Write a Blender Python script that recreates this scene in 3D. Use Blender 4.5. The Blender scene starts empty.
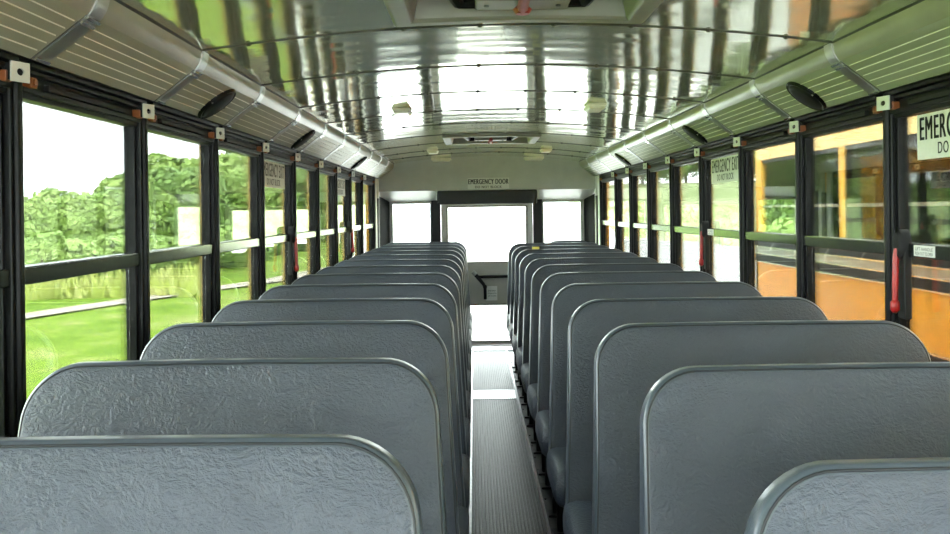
import bpy, bmesh, math, random
from mathutils import Vector, Matrix
random.seed(7)
scene = bpy.context.scene
COL = scene.collection
PI = math.pi
ORD = ['first','second','third','fourth','fifth','sixth','seventh','eighth','ninth','tenth','eleventh','twelfth','thirteenth']

# ------------------------------------------------------------------ materials
def new_mat(name):
    m = bpy.data.materials.new(name); m.use_nodes = True
    nt = m.node_tree
    return m, nt, nt.nodes['Principled BSDF']
def setp(b, col=None, rough=None, metal=None, spec=None):
    if col is not None: b.inputs['Base Color'].default_value = (*col, 1)
    if rough is not None: b.inputs['Roughness'].default_value = rough
    if metal is not None: b.inputs['Metallic'].default_value = metal
    if spec is not None: b.inputs['Specular IOR Level'].default_value = spec
def N(nt, t, **kw):
    n = nt.nodes.new(t)
    for k, v in kw.items(): setattr(n, k, v)
    return n
def mottled(name, c1, c2, scale, rough=0.6, metal=0.0, bump=0.0, bscale=None, detail=4, spec=None, bdist=0.01):
    m, nt, b = new_mat(name); setp(b, c1, rough, metal, spec)
    tc = N(nt, 'ShaderNodeTexCoord'); nz = N(nt, 'ShaderNodeTexNoise')
    nz.inputs['Scale'].default_value = scale; nz.inputs['Detail'].default_value = detail
    nt.links.new(tc.outputs['Object'], nz.inputs['Vector'])
    r = N(nt, 'ShaderNodeValToRGB')
    r.color_ramp.elements[0].position = .35; r.color_ramp.elements[1].position = .65
    r.color_ramp.elements[0].color = (*c1, 1); r.color_ramp.elements[1].color = (*c2, 1)
    nt.links.new(nz.outputs['Fac'], r.inputs['Fac']); nt.links.new(r.outputs['Color'], b.inputs['Base Color'])
    if bump:
        n2 = N(nt, 'ShaderNodeTexNoise'); n2.inputs['Scale'].default_value = bscale or scale*3; n2.inputs['Detail'].default_value = 3
        nt.links.new(tc.outputs['Object'], n2.inputs['Vector'])
        bp = N(nt, 'ShaderNodeBump'); bp.inputs['Strength'].default_value = bump; bp.inputs['Distance'].default_value = bdist
        nt.links.new(n2.outputs['Fac'], bp.inputs['Height']); nt.links.new(bp.outputs['Normal'], b.inputs['Normal'])
    return m
def vinyl(name, c1, c2, rough, strength):
    m, nt, b = new_mat(name); setp(b, c1, rough, 0, .65)
    tc = N(nt, 'ShaderNodeTexCoord'); oi = N(nt, 'ShaderNodeObjectInfo')
    mul = N(nt, 'ShaderNodeMath', operation='MULTIPLY'); mul.inputs[1].default_value = 23.0
    nt.links.new(oi.outputs['Random'], mul.inputs[0])
    add = N(nt, 'ShaderNodeVectorMath', operation='ADD')
    nt.links.new(tc.outputs['Object'], add.inputs[0]); nt.links.new(mul.outputs[0], add.inputs[1])
    warp = N(nt, 'ShaderNodeTexNoise'); warp.inputs['Scale'].default_value = 14; warp.inputs['Detail'].default_value = 2
    nt.links.new(add.outputs[0], warp.inputs['Vector'])
    sc = N(nt, 'ShaderNodeVectorMath', operation='SCALE'); sc.inputs['Scale'].default_value = .045
    nt.links.new(warp.outputs['Color'], sc.inputs[0])
    a2 = N(nt, 'ShaderNodeVectorMath', operation='ADD')
    nt.links.new(add.outputs[0], a2.inputs[0]); nt.links.new(sc.outputs[0], a2.inputs[1])
    mp = N(nt, 'ShaderNodeMapping'); mp.inputs['Scale'].default_value = (112, 112, 160); mp.inputs['Rotation'].default_value = (0, .35, 0)
    nt.links.new(a2.outputs[0], mp.inputs['Vector'])
    vo = N(nt, 'ShaderNodeTexVoronoi', feature='SMOOTH_F1'); vo.inputs['Scale'].default_value = 1.0
    nt.links.new(mp.outputs[0], vo.inputs['Vector'])
    n2 = N(nt, 'ShaderNodeTexNoise'); n2.inputs['Scale'].default_value = 2.2; n2.inputs['Detail'].default_value = 4
    nt.links.new(mp.outputs[0], n2.inputs['Vector'])
    mx = N(nt, 'ShaderNodeMath', operation='ADD')
    nt.links.new(vo.outputs['Distance'], mx.inputs[0]); nt.links.new(n2.outputs['Fac'], mx.inputs[1])
    bp = N(nt, 'ShaderNodeBump'); bp.inputs['Strength'].default_value = strength; bp.inputs['Distance'].default_value = .0022
    nt.links.new(mx.outputs[0], bp.inputs['Height']); nt.links.new(bp.outputs['Normal'], b.inputs['Normal'])
    n3 = N(nt, 'ShaderNodeTexNoise'); n3.inputs['Scale'].default_value = 3; n3.inputs['Detail'].default_value = 3
    nt.links.new(add.outputs[0], n3.inputs['Vector'])
    r = N(nt, 'ShaderNodeValToRGB')
    r.color_ramp.elements[0].color = (*c1, 1); r.color_ramp.elements[1].color = (*c2, 1)
    r.color_ramp.elements[0].position = .35; r.color_ramp.elements[1].position = .7
    nt.links.new(n3.outputs['Fac'], r.inputs['Fac']); nt.links.new(r.outputs['Color'], b.inputs['Base Color'])
    return m
def glass_mat(name, tint, refl=1.0):
    m = bpy.data.materials.new(name); m.use_nodes = True; nt = m.node_tree; nt.nodes.clear()
    out = N(nt, 'ShaderNodeOutputMaterial'); mix = N(nt, 'ShaderNodeMixShader')
    tr = N(nt, 'ShaderNodeBsdfTransparent'); tr.inputs['Color'].default_value = (*tint, 1)
    gl = N(nt, 'ShaderNodeBsdfGlossy'); gl.inputs['Roughness'].default_value = .01
    fr = N(nt, 'ShaderNodeFresnel'); fr.inputs['IOR'].default_value = 1.5
    mu = N(nt, 'ShaderNodeMath', operation='MULTIPLY'); mu.inputs[1].default_value = refl
    nt.links.new(fr.outputs[0], mu.inputs[0]); nt.links.new(mu.outputs[0], mix.inputs['Fac'])
    nt.links.new(tr.outputs[0], mix.inputs[1]); nt.links.new(gl.outputs[0], mix.inputs[2])
    nt.links.new(mix.outputs[0], out.inputs['Surface'])
    return m
def ceiling_mat():
    m, nt, b = new_mat('ceiling_steel'); setp(b, (.78, .81, .66), .11, .78)
    tc = N(nt, 'ShaderNodeTexCoord')
    mp = N(nt, 'ShaderNodeMapping'); mp.inputs['Scale'].default_value = (1.2, 3.2, 1)
    nt.links.new(tc.outputs['Object'], mp.inputs['Vector'])
    nz = N(nt, 'ShaderNodeTexNoise'); nz.inputs['Scale'].default_value = 1.6; nz.inputs['Detail'].default_value = 1.0
    nt.links.new(mp.outputs[0], nz.inputs['Vector'])
    bp = N(nt, 'ShaderNodeBump'); bp.inputs['Strength'].default_value = 1.0; bp.inputs['Distance'].default_value = .0034
    nt.links.new(nz.outputs['Fac'], bp.inputs['Height']); nt.links.new(bp.outputs['Normal'], b.inputs['Normal'])
    n2 = N(nt, 'ShaderNodeTexNoise'); n2.inputs['Scale'].default_value = 60; n2.inputs['Detail'].default_value = 2
    nt.links.new(tc.outputs['Object'], n2.inputs['Vector'])
    mr = N(nt, 'ShaderNodeMapRange'); mr.inputs['To Min'].default_value = .06; mr.inputs['To Max'].default_value = .11
    nt.links.new(n2.outputs['Fac'], mr.inputs['Value']); nt.links.new(mr.outputs[0], b.inputs['Roughness'])
    return m

M = {}
M['vinyl'] = vinyl('grey_vinyl', (.034, .044, .064), (.043, .055, .077), .44, .9)
M['seam_vinyl'] = mottled('seam_vinyl', (.010,.012,.016), (.014,.017,.021), 40, .5)
M['vinyl_band'] = vinyl('grey_vinyl_band', (.050, .063, .080), (.060, .075, .092), .28, .12)
M['ceiling'] = ceiling_mat()
M['seam'] = mottled('seam_dark', (.05,.05,.045), (.08,.08,.07), 30, .5)
M['bulkhead'] = mottled('bulkhead_paint', (.37,.37,.32), (.40,.40,.35), 9, .45, bump=.05, bscale=160)
M['panel'] = mottled('panel_paint', (.30,.31,.235), (.33,.335,.26), 6, .35, bump=.04, bscale=220)
M['rail'] = mottled('rail_paint', (.27,.26,.195), (.30,.29,.22), 8, .3)
M['white_paint'] = mottled('white_paint', (.60,.61,.57), (.65,.66,.62), 8, .4)
M['door_paint'] = mottled('door_paint', (.52,.51,.47), (.57,.56,.52), 9, .45)
M['label_white'] = mottled('label_white', (.90,.90,.90), (.93,.93,.93), 9, .5)
M['sign_dull'] = mottled('sign_dull', (.50,.50,.45), (.54,.54,.49), 40, .5)
M['ridge'] = mottled('ridge_white', (.70,.70,.62), (.78,.77,.68), 20, .35)
M['strap'] = mottled('strap_metal', (.42,.42,.42), (.52,.52,.50), 14, .3, .85)
M['chrome'] = mottled('bright_metal', (.80,.80,.78), (.86,.86,.84), 30, .2, .9)
M['black'] = mottled('black_frame', (.004,.0045,.005), (.007,.0075,.008), 20, .36, spec=.13)
M['black_matte'] = mottled('black_matte', (.005,.0055,.006), (.008,.008,.009), 30, .6, spec=.3)
M['pad'] = mottled('black_padding', (.006,.007,.008), (.009,.010,.011), 40, .55, bump=.1, bscale=300)
M['rail_black'] = mottled('rail_black', (.006,.0065,.007), (.009,.0095,.010), 20, .16, spec=.8)
M['soft_black'] = mottled('soft_black', (.004,.0045,.005), (.006,.0065,.007), 30, .8, spec=.1)
M['yellow'] = mottled('bus_yellow', (.92,.42,.004), (.95,.45,.006), 5, .3)
M['yellow_roof'] = mottled('bus_roof_yellow', (.90,.60,.16), (.92,.64,.19), 5, .4)
M['hatch'] = mottled('hatch_grey', (.17,.17,.135), (.20,.20,.16), 9, .45)
M['knob_red'] = mottled('knob_red', (.20,.012,.012), (.25,.016,.016), 30, .45)
M['yellow_pillar'] = mottled('pillar_yellow', (.92,.52,.03), (.94,.56,.05), 5, .4)
M['orange_latch'] = mottled('latch_orange', (.20,.055,.012), (.26,.075,.016), 40, .4)
M['red'] = mottled('handle_red', (.30,.008,.008), (.38,.012,.01), 40, .35)
M['glass'] = glass_mat('window_glass', (.93,.97,.95), .9)
M['glass_bus'] = glass_mat('bus_glass', (.80,.88,.84), 1.0)
M['sign'] = mottled('sign_white', (.74,.74,.70), (.78,.78,.74), 60, .5)
M['ink'] = mottled('sign_ink', (.010,.010,.010), (.015,.015,.015), 60, .5)
M['lens'] = mottled('light_lens', (.72,.70,.55), (.78,.75,.6), 40, .3)
M['lightbox'] = mottled('light_housing', (.80,.77,.60), (.84,.80,.64), 40, .4)
M['rubber'] = mottled('rubber_floor', (.007,.007,.009), (.014,.0135,.017), 12, .42, spec=.35, bump=.15, bscale=90)
M['alu'] = mottled('aluminium_strip', (.62,.62,.64), (.74,.74,.76), 25, .28, .9)
M['yellow_tag'] = mottled('yellow_tag', (.75,.68,.12), (.8,.74,.2), 60, .5)
M['gravel'] = mottled('gravel', (.46,.45,.42), (.62,.61,.58), .7, .9, detail=8, bump=.3, bscale=12)
M['path'] = mottled('path_gravel', (.46,.40,.31), (.54,.48,.38), .9, .9, detail=8)
def grass_mat(name, c0, c1, c2, scale):
    m, nt, b = new_mat(name); setp(b, c0, .9, 0, .1)
    tc = N(nt, 'ShaderNodeTexCoord')
    n1 = N(nt, 'ShaderNodeTexNoise'); n1.inputs['Scale'].default_value = scale; n1.inputs['Detail'].default_value = 10; n1.inputs['Roughness'].default_value = .68
    nt.links.new(tc.outputs['Object'], n1.inputs['Vector'])
    r = N(nt, 'ShaderNodeValToRGB'); e = r.color_ramp.elements
    e[0].position = .34; e[0].color = (*c0, 1); e[1].position = .52; e[1].color = (*c1, 1)
    k = e.new(.70); k.color = (*c2, 1)
    nt.links.new(n1.outputs['Fac'], r.inputs['Fac']); nt.links.new(r.outputs['Color'], b.inputs['Base Color'])
    return m
M['lawn'] = grass_mat('lawn', (.11,.21,.012), (.21,.32,.03), (.40,.40,.15), .55)
M['bank'] = grass_mat('bank', (.26,.34,.13), (.44,.50,.26), (.58,.58,.40), .12)
M['weeds'] = mottled('weeds', (.46,.55,.10), (.60,.62,.24), .8, .8)
M['leaf_dark'] = mottled('leaf_dark', (.105,.20,.055), (.19,.30,.09), .55, .6)
M['leaf_mid'] = mottled('leaf_mid', (.17,.30,.07), (.28,.41,.11), .55, .6)
M['leaf_light'] = mottled('leaf_light', (.25,.40,.08), (.38,.50,.14), .55, .6)
M['bark'] = mottled('bark', (.06,.045,.03), (.12,.09,.06), 6, .9)
M['seat_dark'] = mottled('bus_seat_dark', (.030,.038,.036), (.045,.052,.05), 5, .5)
M['tyre'] = mottled('tyre', (.015,.015,.015), (.025,.025,.025), 10, .7)

# ------------------------------------------------------------------ mesh builder
class MB:
    def __init__(s): s.v = []; s.f = []
    def add(s, vs, fs):
        o = len(s.v); s.v += [tuple(v) for v in vs]; s.f += [tuple(i+o for i in f) for f in fs]; return s
    def box(s, x0, x1, y0, y1, z0, z1):
        x0, x1 = min(x0,x1), max(x0,x1)
        return s.add([(x0,y0,z0),(x1,y0,z0),(x1,y1,z0),(x0,y1,z0),(x0,y0,z1),(x1,y0,z1),(x1,y1,z1),(x0,y1,z1)],
              [(0,3,2,1),(4,5,6,7),(0,1,5,4),(1,2,6,5),(2,3,7,6),(3,0,4,7)])
    def prism_y(s, poly, y0, y1):                       # poly of (x,z)
        n = len(poly)
        vs = [(p[0], y0, p[1]) for p in poly] + [(p[0], y1, p[1]) for p in poly]
        fs = [tuple(range(n)), tuple(range(2*n-1, n-1, -1))] + [(i, i+n, (i+1)%n+n, (i+1)%n) for i in range(n)]
        return s.add(vs, fs)
    def prism_x(s, poly, x0, x1):                       # poly of (y,z)
        n = len(poly)
        vs = [(x0, p[0], p[1]) for p in poly] + [(x1, p[0], p[1]) for p in poly]
        fs = [tuple(range(n)), tuple(range(2*n-1, n-1, -1))] + [(i, i+n, (i+1)%n+n, (i+1)%n) for i in range(n)]
        return s.add(vs, fs)
    def loft(s, rings, cap=True, closed=True):
        n = len(rings[0]); vs = [p for r in rings for p in r]; fs = []
        for k in range(len(rings)-1):
            for i in range(n if closed else n-1):
                j = (i+1) % n
                fs.append((k*n+i, k*n+j, (k+1)*n+j, (k+1)*n+i))
        if cap:
            fs.append(tuple(range(n-1,-1,-1))); fs.append(tuple((len(rings)-1)*n+i for i in range(n)))
        return s.add(vs, fs)
    def tube(s, pts, r, n=10):
        pts = [Vector(p) for p in pts]; rings = []
        for i, p in enumerate(pts):
            t = (pts[min(i+1,len(pts)-1)] - pts[max(i-1,0)]).normalized()
            a = Vector((0,0,1)) if abs(t.z) < .9 else Vector((1,0,0))
            u = t.cross(a).normalized(); w = t.cross(u)
            rr = r[i] if isinstance(r, (list,tuple)) else r
            rings.append([tuple(p + rr*(math.cos(2*PI*k/n)*u + math.sin(2*PI*k/n)*w)) for k in range(n)])
        return s.loft(rings)
    def ctube(s, pts, r, n=6):                           # closed loop tube in a plane
        pts = [Vector(p) for p in pts]; m = len(pts); rings = []
        for i, p in enumerate(pts):
            t = (pts[(i+1)%m] - pts[i-1]).normalized()
            a = Vector((0,1,0)); u = t.cross(a).normalized(); w = t.cross(u)
            rings.append([tuple(p + r*(math.cos(2*PI*k/n)*u + math.sin(2*PI*k/n)*w)) for k in range(n)])
        rings.append(rings[0])
        return s.loft(rings, cap=False)
    def build(s, name, mat, parent=None, smooth=False, bevel=0, origin=None, angle=None):
        me = bpy.data.meshes.new(name)
        if parent is not None:
            r = parent
            while r.parent: r = r.parent
            off = r.location.copy()
        elif origin is not None: off = Vector(origin)
        else:
            xs, ys, zs = zip(*s.v); off = Vector(((min(xs)+max(xs))/2, (min(ys)+max(ys))/2, min(zs)))
        me.from_pydata([(v[0]-off.x, v[1]-off.y, v[2]-off.z) for v in s.v], [], s.f)
        bm = bmesh.new(); bm.from_mesh(me); bmesh.ops.recalc_face_normals(bm, faces=bm.faces); bm.to_mesh(me); bm.free()
        me.materials.append(mat)
        if smooth: me.shade_smooth()
        if angle: me.set_sharp_from_angle(angle=math.radians(angle))
        o = bpy.data.objects.new(name, me); COL.objects.link(o)
        if parent is not None: o.parent = parent
        else: o.location = off
        if bevel:
            b = o.modifiers.new('bevel', 'BEVEL'); b.width = bevel; b.segments = 2; b.limit_method = 'ANGLE'
        return o
def tag(o, label=None, cat=None, group=None, kind=None):
    if label: o['label'] = label
    if cat: o['category'] = cat
    if group: o['group'] = group
    if kind: o['kind'] = kind
    return o
def empty(name, loc):
    o = bpy.data.objects.new(name, None); COL.objects.link(o); o.location = loc; o.empty_display_size = .1
    return o
def st(o): o['kind'] = 'structure'; return o
def copy_tree(o, parent=None):
    c = o.copy(); COL.objects.link(c); c.parent = parent
    for ch in o.children: copy_tree(ch, c)
    return c
def text_mesh(body, w, h, fn, name, mat, parent, fat=.0):
    """letters in a plane, fitted to width w and height h, placed by fn(u, v) -> world"""
    cu = bpy.data.curves.new(name, 'FONT'); cu.body = body; cu.size = 1; cu.extrude = 0.0
    cu.align_x = 'CENTER'; cu.space_character = 1.14 if fat else 1.0
    tmp = bpy.data.objects.new('tmp', cu); COL.objects.link(tmp)
    dg = bpy.context.evaluated_depsgraph_get(); dg.update()
    me = bpy.data.meshes.new_from_object(tmp.evaluated_get(dg))
    xs = [v.co.x for v in me.vertices]; ys = [v.co.y for v in me.vertices]
    cx, cy = (min(xs)+max(xs))/2, (min(ys)+max(ys))/2; sx = w/(max(xs)-min(xs)); sy = h/(max(ys)-min(ys))
    mb = MB()
    for d in ((0,) if not fat else (-fat, 0, fat)):       # heavier strokes for bold lettering
        mb.add([tuple(fn((v.co.x-cx)*sx + d, (v.co.y-cy)*sy)) for v in me.vertices], [tuple(p.vertices) for p in me.polygons])
    bpy.data.objects.remove(tmp); bpy.data.curves.remove(cu); bpy.data.meshes.remove(me)
    return mb.build(name, mat, parent)

# ------------------------------------------------------------------ dimensions
EYE = 1.43; CAMX = -.135
PITCH = .77
POST = [2.0 + PITCH*i for i in range(-4, 9)]           # -1.08 ... 8.16
POST_END = 9.12
Y_FRONT = -1.08; Y_BULK = 9.45; Y_REAR = 9.86
DY = {-1: -.004, 1: .035}                               # the two sides' posts are not quite opposite
WI = 1.105                                              # inner face of the posts
GLX = 1.140                                             # glass plane
Z_GT, Z_HD, Z_SILL = 1.691, 1.769, .93
Z_M0, Z_M1 = 1.280, 1.321
RX0, RZ0 = .940, 1.919                                  # ceiling meets rail
RX1, RZ1 = .961, 1.862                                  # rail bottom / slant top
SX, SZ = 1.082, 1.769                                   # slant bottom
def zc(x): return 1.985 - (1.985-RZ0)*(x/RX0)**2
def zceil_bulge(y, x):
    for a, b in zip(JOINT[:-1], JOINT[1:]):
        if a <= y <= b:
            t = (y-a)/(b-a); return zc(x) + .0009*math.sin(PI*t)**2 
    return zc(x)
JOINT = POST + [8.79, Y_BULK]

# ------------------------------------------------------------------ floor
f = MB().box(-1.15, 1.15, Y_FRONT, Y_REAR, -.06, 0)
floor = st(f.build('floor', M['rubber'], origin=(0,0,-.06)))
AX0, AX1 = -.163, .170                                  # ribbed aisle between the strips
aisle = MB()
n_r = 21; w_r = (AX1-AX0)/n_r
for k in range(n_r):
    x = AX0 + k*w_r
    aisle.prism_y([(x+.0010,.0), (x+.003,.0055), (x+w_r-.0055,.0055), (x+w_r-.0035,.0)], Y_FRONT, 7.05)
    aisle.prism_y([(x+.0010,.0), (x+.003,.0055), (x+w_r-.0055,.0055), (x+w_r-.0035,.0)], 7.38, Y_BULK)
aisle.build('aisle_runner', M['rubber'], floor)
pl = MB().box(AX0, AX1, 7.05, 7.38, 0, .007)
pl.build('joint_plate', M['alu'], floor)
for x in (AX0-.012, AX1+.004):
    s_ = MB().prism_y([(x-.004,0), (x,.009), (x+.010,.009), (x+.014,0)], Y_FRONT, Y_BULK)
    s_.build('edge_strip', M['alu'], floor)
for k in range(34):
    y = .7 + k*.26
    for x in (AX0-.03, AX1+.03):
        MB().tube([(x,y,0),(x,y,.004)], .006, 6).build('screw', M['black_matte'], floor)

# ------------------------------------------------------------------ ceiling
HATCH = [(2.06, 2.61), (6.70, 7.34)]
HX = .315
ce = MB()
xs = [-RX0 + 2*RX0*k/28 for k in range(29)]
xs = sorted(set([round(x,4) for x in xs if abs(abs(x)-HX) > .03] + [-HX, HX]))
for a, b in zip(JOINT[:-1], JOINT[1:]):
    ys = [a + (b-a)*k/14 for k in range(15)]
    for h0, h1 in HATCH:
        if a < h0 and h1 < b:
            ys = [y for y in ys if abs(y-h0) > .03 and abs(y-h1) > .03] + [h0, h1]; ys.sort()
    vs = [(x, y, zceil_bulge(y, x)) for y in ys for x in xs]; nx = len(xs); fs = []
    for j in range(len(ys)-1):
        for i in range(nx-1):
            xm, ym = (xs[i]+xs[i+1])/2, (ys[j]+ys[j+1])/2
            if abs(xm) < HX and any(h0 < ym < h1 for h0, h1 in HATCH): continue
            fs.append((j*nx+i, j*nx+i+1, (j+1)*nx+i+1, (j+1)*nx+i))
    ce.add(vs, fs)
ceiling = st(ce.build('ceiling', M['ceiling'], smooth=True, origin=(0,0,0)))
ro = MB()                                               # outer roof skin, keeps daylight out
rp = [(x, zc(x)+.075) for x in xs]
for (y0, y1) in ((Y_FRONT, HATCH[0][0]), (HATCH[0][1], HATCH[1][0]), (HATCH[1][1], Y_REAR+.04)):
    rx = [(-1.2, 1.72), (-1.12, 1.92)] + [(x, zc(x)+.09) for x in xs] + [(1.12, 1.92), (1.2, 1.72)]
    ro.add([(p[0], y0, p[1]) for p in rx] + [(p[0], y1, p[1]) for p in rx], [(i, i+1, i+1+len(rx), i+len(rx)) for i in range(len(rx)-1)])
for (y0, y1) in HATCH:
    for s in (-1, 1):
        rx = [(s*1.2, 1.72), (s*1.12, 1.92)] + [(s*x, zc(x)+.09) for x in sorted([x for x in xs if x >= HX-1e-6], reverse=True)]
        ro.add([(p[0], y0, p[1]) for p in rx] + [(p[0], y1, p[1]) for p in rx], [(i, i+1, i+1+len(rx), i+len(rx)) for i in range(len(rx)-1)])
ro.build('roof_skin', M['yellow_roof'], ceiling, smooth=True)
for k, y in enumerate(JOINT[1:-1]):
    sm = MB()
    pts = [x for x in xs]
    ring = lambda yy, dz: [(x, yy, zc(x)+dz) for x in pts]
    sm.loft([ring(y-.006, 0), ring(y-.005, -.003), ring(y+.004, -.003), ring(y+.006, 0)], cap=False, closed=False)
    so = sm.build('ceiling_seam', M['seam'], ceiling, smooth=True)
    for x in (-.8,-.57,-.34,-.11,.11,.34,.57,.8):
        MB().tube([(x,y,zc(x)-.002),(x,y,zc(x)-.007)], [.009,.006], 8).build('rivet', M['seam'], so)

# ------------------------------------------------------------------ side walls, rails, slanted acoustic panels
n_trim = 0
for side, s in (('left', -1), ('right', 1)):
    w = MB().box(s*1.135, s*1.185, Y_FRONT, Y_REAR+.04, -.06, Z_SILL)
    w.box(s*1.12, s*1.135, Y_FRONT, Y_BULK, .0, .32)
    wall = st(w.build('wall_'+side, M['bulkhead'], origin=(s*1.16,4,-.06)))
    MB().box(s*1.095, s*1.15, Y_FRONT, POST_END, Z_SILL-.03, Z_SILL).build('window_sill', M['black'], wall, bevel=.004)
    MB().box(s*1.186, s*1.196, Y_FRONT, Y_REAR+.04, -.5, Z_SILL).build('outer_skin', M['yellow'], wall)
    MB().box(s*1.172, s*1.20, Y_FRONT, Y_REAR+.04, Z_HD-.005, Z_HD+.17).build('header_skin', M['yellow'], wall)
    MB().box(s*1.084, s*1.171, Y_FRONT, Y_BULK, Z_HD+.0005, Z_HD+.018).build('header_filler', M['black'], wall)
    MB().box(s*1.165, s*1.195, POST_END+.02, Y_REAR+.04, Z_SILL, Z_HD).build('corner_skin', M['yellow'], wall)
    # rail under the ceiling, gently curved
    rl = MB(); prof = []
    for k in range(9):
        t = k/8; x = RX0 + (RX1-RX0)*t + .006*math.sin(PI*t)*-1; z = RZ0 + (RZ1-RZ0)*t
        prof.append((s*x, z))
    prof += [(s*(RX1+.03), RZ1), (s*(RX0+.05), RZ0+.01)]
    rl.prism_y(prof, Y_FRONT, Y_BULK)
    n_trim += 1
    rail = st(rl.build('trim_%d' % n_trim, M['rail'], smooth=True, angle=40, origin=(s*RX0, 4, RZ1)))
    MB().prism_y([(s*(RX0-.006),RZ0+.001),(s*(RX0+.002),RZ0-.005),(s*(RX0+.01),RZ0+.001)], Y_FRONT, Y_BULK).build('rail_lip', M['seam'], rail)
    # slanted panels between the roof bows
    ed = JOINT
    dx, dz = (SX-RX1), (SZ-RZ1); L = math.hypot(dx, dz); nx_, nz_ = dz/L, -dx/L     # normal pointing into the bus
    def P(t, h, y): return (s*(RX1 + dx*t + nx_*h), y, RZ1 + dz*t + nz_*h)
    n_trim += 1
    root = None
    for a, b in zip(ed[:-1], ed[1:]):
        q = MB(); q.loft([[P(0,0,a+.004), P(1,0,a+.004), P(1,-.012,a+.004), P(0,-.012,a+.004)], [P(0,0,b-.004), P(1,0,b-.004), P(1,-.012,b-.004), P(0,-.012,b-.004)]])
        if root is None:
            root = st(q.build('trim_%d' % n_trim, M['panel'], origin=(s*1.02, 4, SZ)))
        else: q.build('slanted_panel', M['panel'], root)
        for k in range(5):
            bd = MB()
            t = .17 + .165*k
            y0, y1 = a+.075, b-.02
            bd.loft([[P(t-.012,0,y0), P(t,.0022,y0), P(t+.012,0,y0)], [P(t-.012,0,y1), P(t,.0022,y1), P(t+.012,0,y1)]])
            bd.build('panel_bead', M['ridge'], root)
        if b < Y_BULK:
            sp = MB()                                    # strap beginning at the seam and running away from the camera
            y0, y1 = b+.002, b+.062
            sp.loft([[P(0.02,0,y0), P(.98,0,y0), P(.98,.003,y0), P(.02,.003,y0)], [P(.02,0,y1), P(.98,0,y1), P(.98,.003,y1), P(.02,.003,y1)]])
            so = sp.build('strap', M['strap'], root)
            for t in (.0, .10, .93):
                e = MB(); e.loft([[P(t,0,y0-.003), P(t+.05,0,y0-.003), P(t+.05,.007,y0-.003), P(t,.007,y0-.003)], [P(t,0,y1+.003), P(t+.05,0,y1+.003), P(t+.05,.007,y1+.003), P(t,.007,y1+.003)]])
                e.build('strap_clip', M['chrome'], so)
            c = MB(); c.prism_y([(p[0]-s*.004, p[1]) for p in prof[:9]] + [(p[0]+s*.001, p[1]) for p in prof[8::-1]], y0, y1)
            c.build('strap_cap', M['strap'], so)
            MB().loft([[P(0,.0005,b-.006), P(1,.0005,b-.006), P(1,-.006,b-.006), P(0,-.006,b-.006)], [P(0,.0005,b+.001), P(1,.0005,b+.001), P(1,-.006,b+.001), P(0,-.006,b+.001)]]).build('panel_gap', M['seam'], root)
    # posts between the windows
    for i, y in enumerate(POST[1:] + [POST_END]):
        n_trim += 1
        last = y == POST_END
        y += DY[s]; hw = .026
        po = MB().box(s*1.114, s*1.165, y-hw, y+hw, Z_SILL, Z_HD)
        pst = st(po.build('trim_%d' % n_trim, M['black'], bevel=.004))
        rib = MB(); rib.loft([[(s*1.115, y-.014, z), (s*1.104, y-.009, z), (s*1.104, y+.009, z), (s*1.115, y+.014, z)] for z in (Z_SILL, Z_HD-.005)])
        rib.build('post_rib', M['black'], pst, bevel=.003)
        if not last:
            MB().box(s*1.168, s*1.19, y+.046, y+.095, Z_SILL, Z_HD).build('outer_pillar', M['yellow_roof'], pst)

# windows: one between every two posts
n_win = 0
EXIT_L = [3+3, 6+3]; EXIT_R = [0+3, 3+3]                # index into the window list below (POST[1:] starts at i=-3)
WIN = list(zip(POST[1:], POST[2:] + [POST_END]))
for side, s in (('left', -1), ('right', 1)):
    for k, (a, b) in enumerate(WIN):
        n_win += 1
        y0, y1 = a+.026+DY[s], b-.026+DY[s]
        fr = MB()
        fr.box(s*1.128, s*1.150, y0, y0+.014, Z_SILL, Z_HD)          # jambs
        fr.box(s*1.128, s*1.150, y1-.014, y1, Z_SILL, Z_HD)
        fr.box(s*1.122, s*1.158, y0, y1, Z_GT, Z_HD)                 # header in stepped lips
        fr.box(s*1.112, s*1.124, y0, y1, Z_GT+.012, Z_GT+.024)
        fr.box(s*1.104, s*1.124, y0, y1, Z_GT+.052, Z_GT+.062)
        fr.box(s*1.094, s*1.124, y0, y1, Z_HD-.012, Z_HD)
        fr.box(s*1.124, s*1.158, y0, y1, Z_SILL, Z_SILL+.04)
        win = st(fr.build('window_%d' % n_win, M['black'], bevel=.002))
        MB().box(s*1.118, s*1.150, y0, y1, Z_M0, Z_M1).build('middle_rail', M['rail_black'], win, bevel=.004)
        MB().box(s*GLX, s*(GLX+.004), y0+.014, y1-.014, Z_M1, Z_GT).build('upper_pane', M['glass'], win)
        MB().box(s*(GLX+.006), s*(GLX+.010), y0+.014, y1-.014, Z_SILL+.04, Z_M0).build('lower_pane', M['glass'], win)
        MB().box(s*1.108, s*1.124, y0+.12, y1-.12, Z_GT+.026, Z_GT+.042).build('finger_lip', M['black_matte'], win, bevel=.003)
        for yy in (y0+.030, y1-.030):
            lt = MB().box(s*1.100, s*1.124, yy-.013, yy+.013, Z_GT+.022, Z_GT+.046)
            lo = lt.build('latch', M['orange_latch'], win, bevel=.003)
            MB().box(s*1.096, s*1.101, yy-.008, yy+.008, Z_GT+.028, Z_GT+.042).build('latch_button', M['orange_latch'], lo, bevel=.002)
        if (side == 'left' and k in EXIT_L) or (side == 'right' and k in EXIT_R):
            pass

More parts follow.
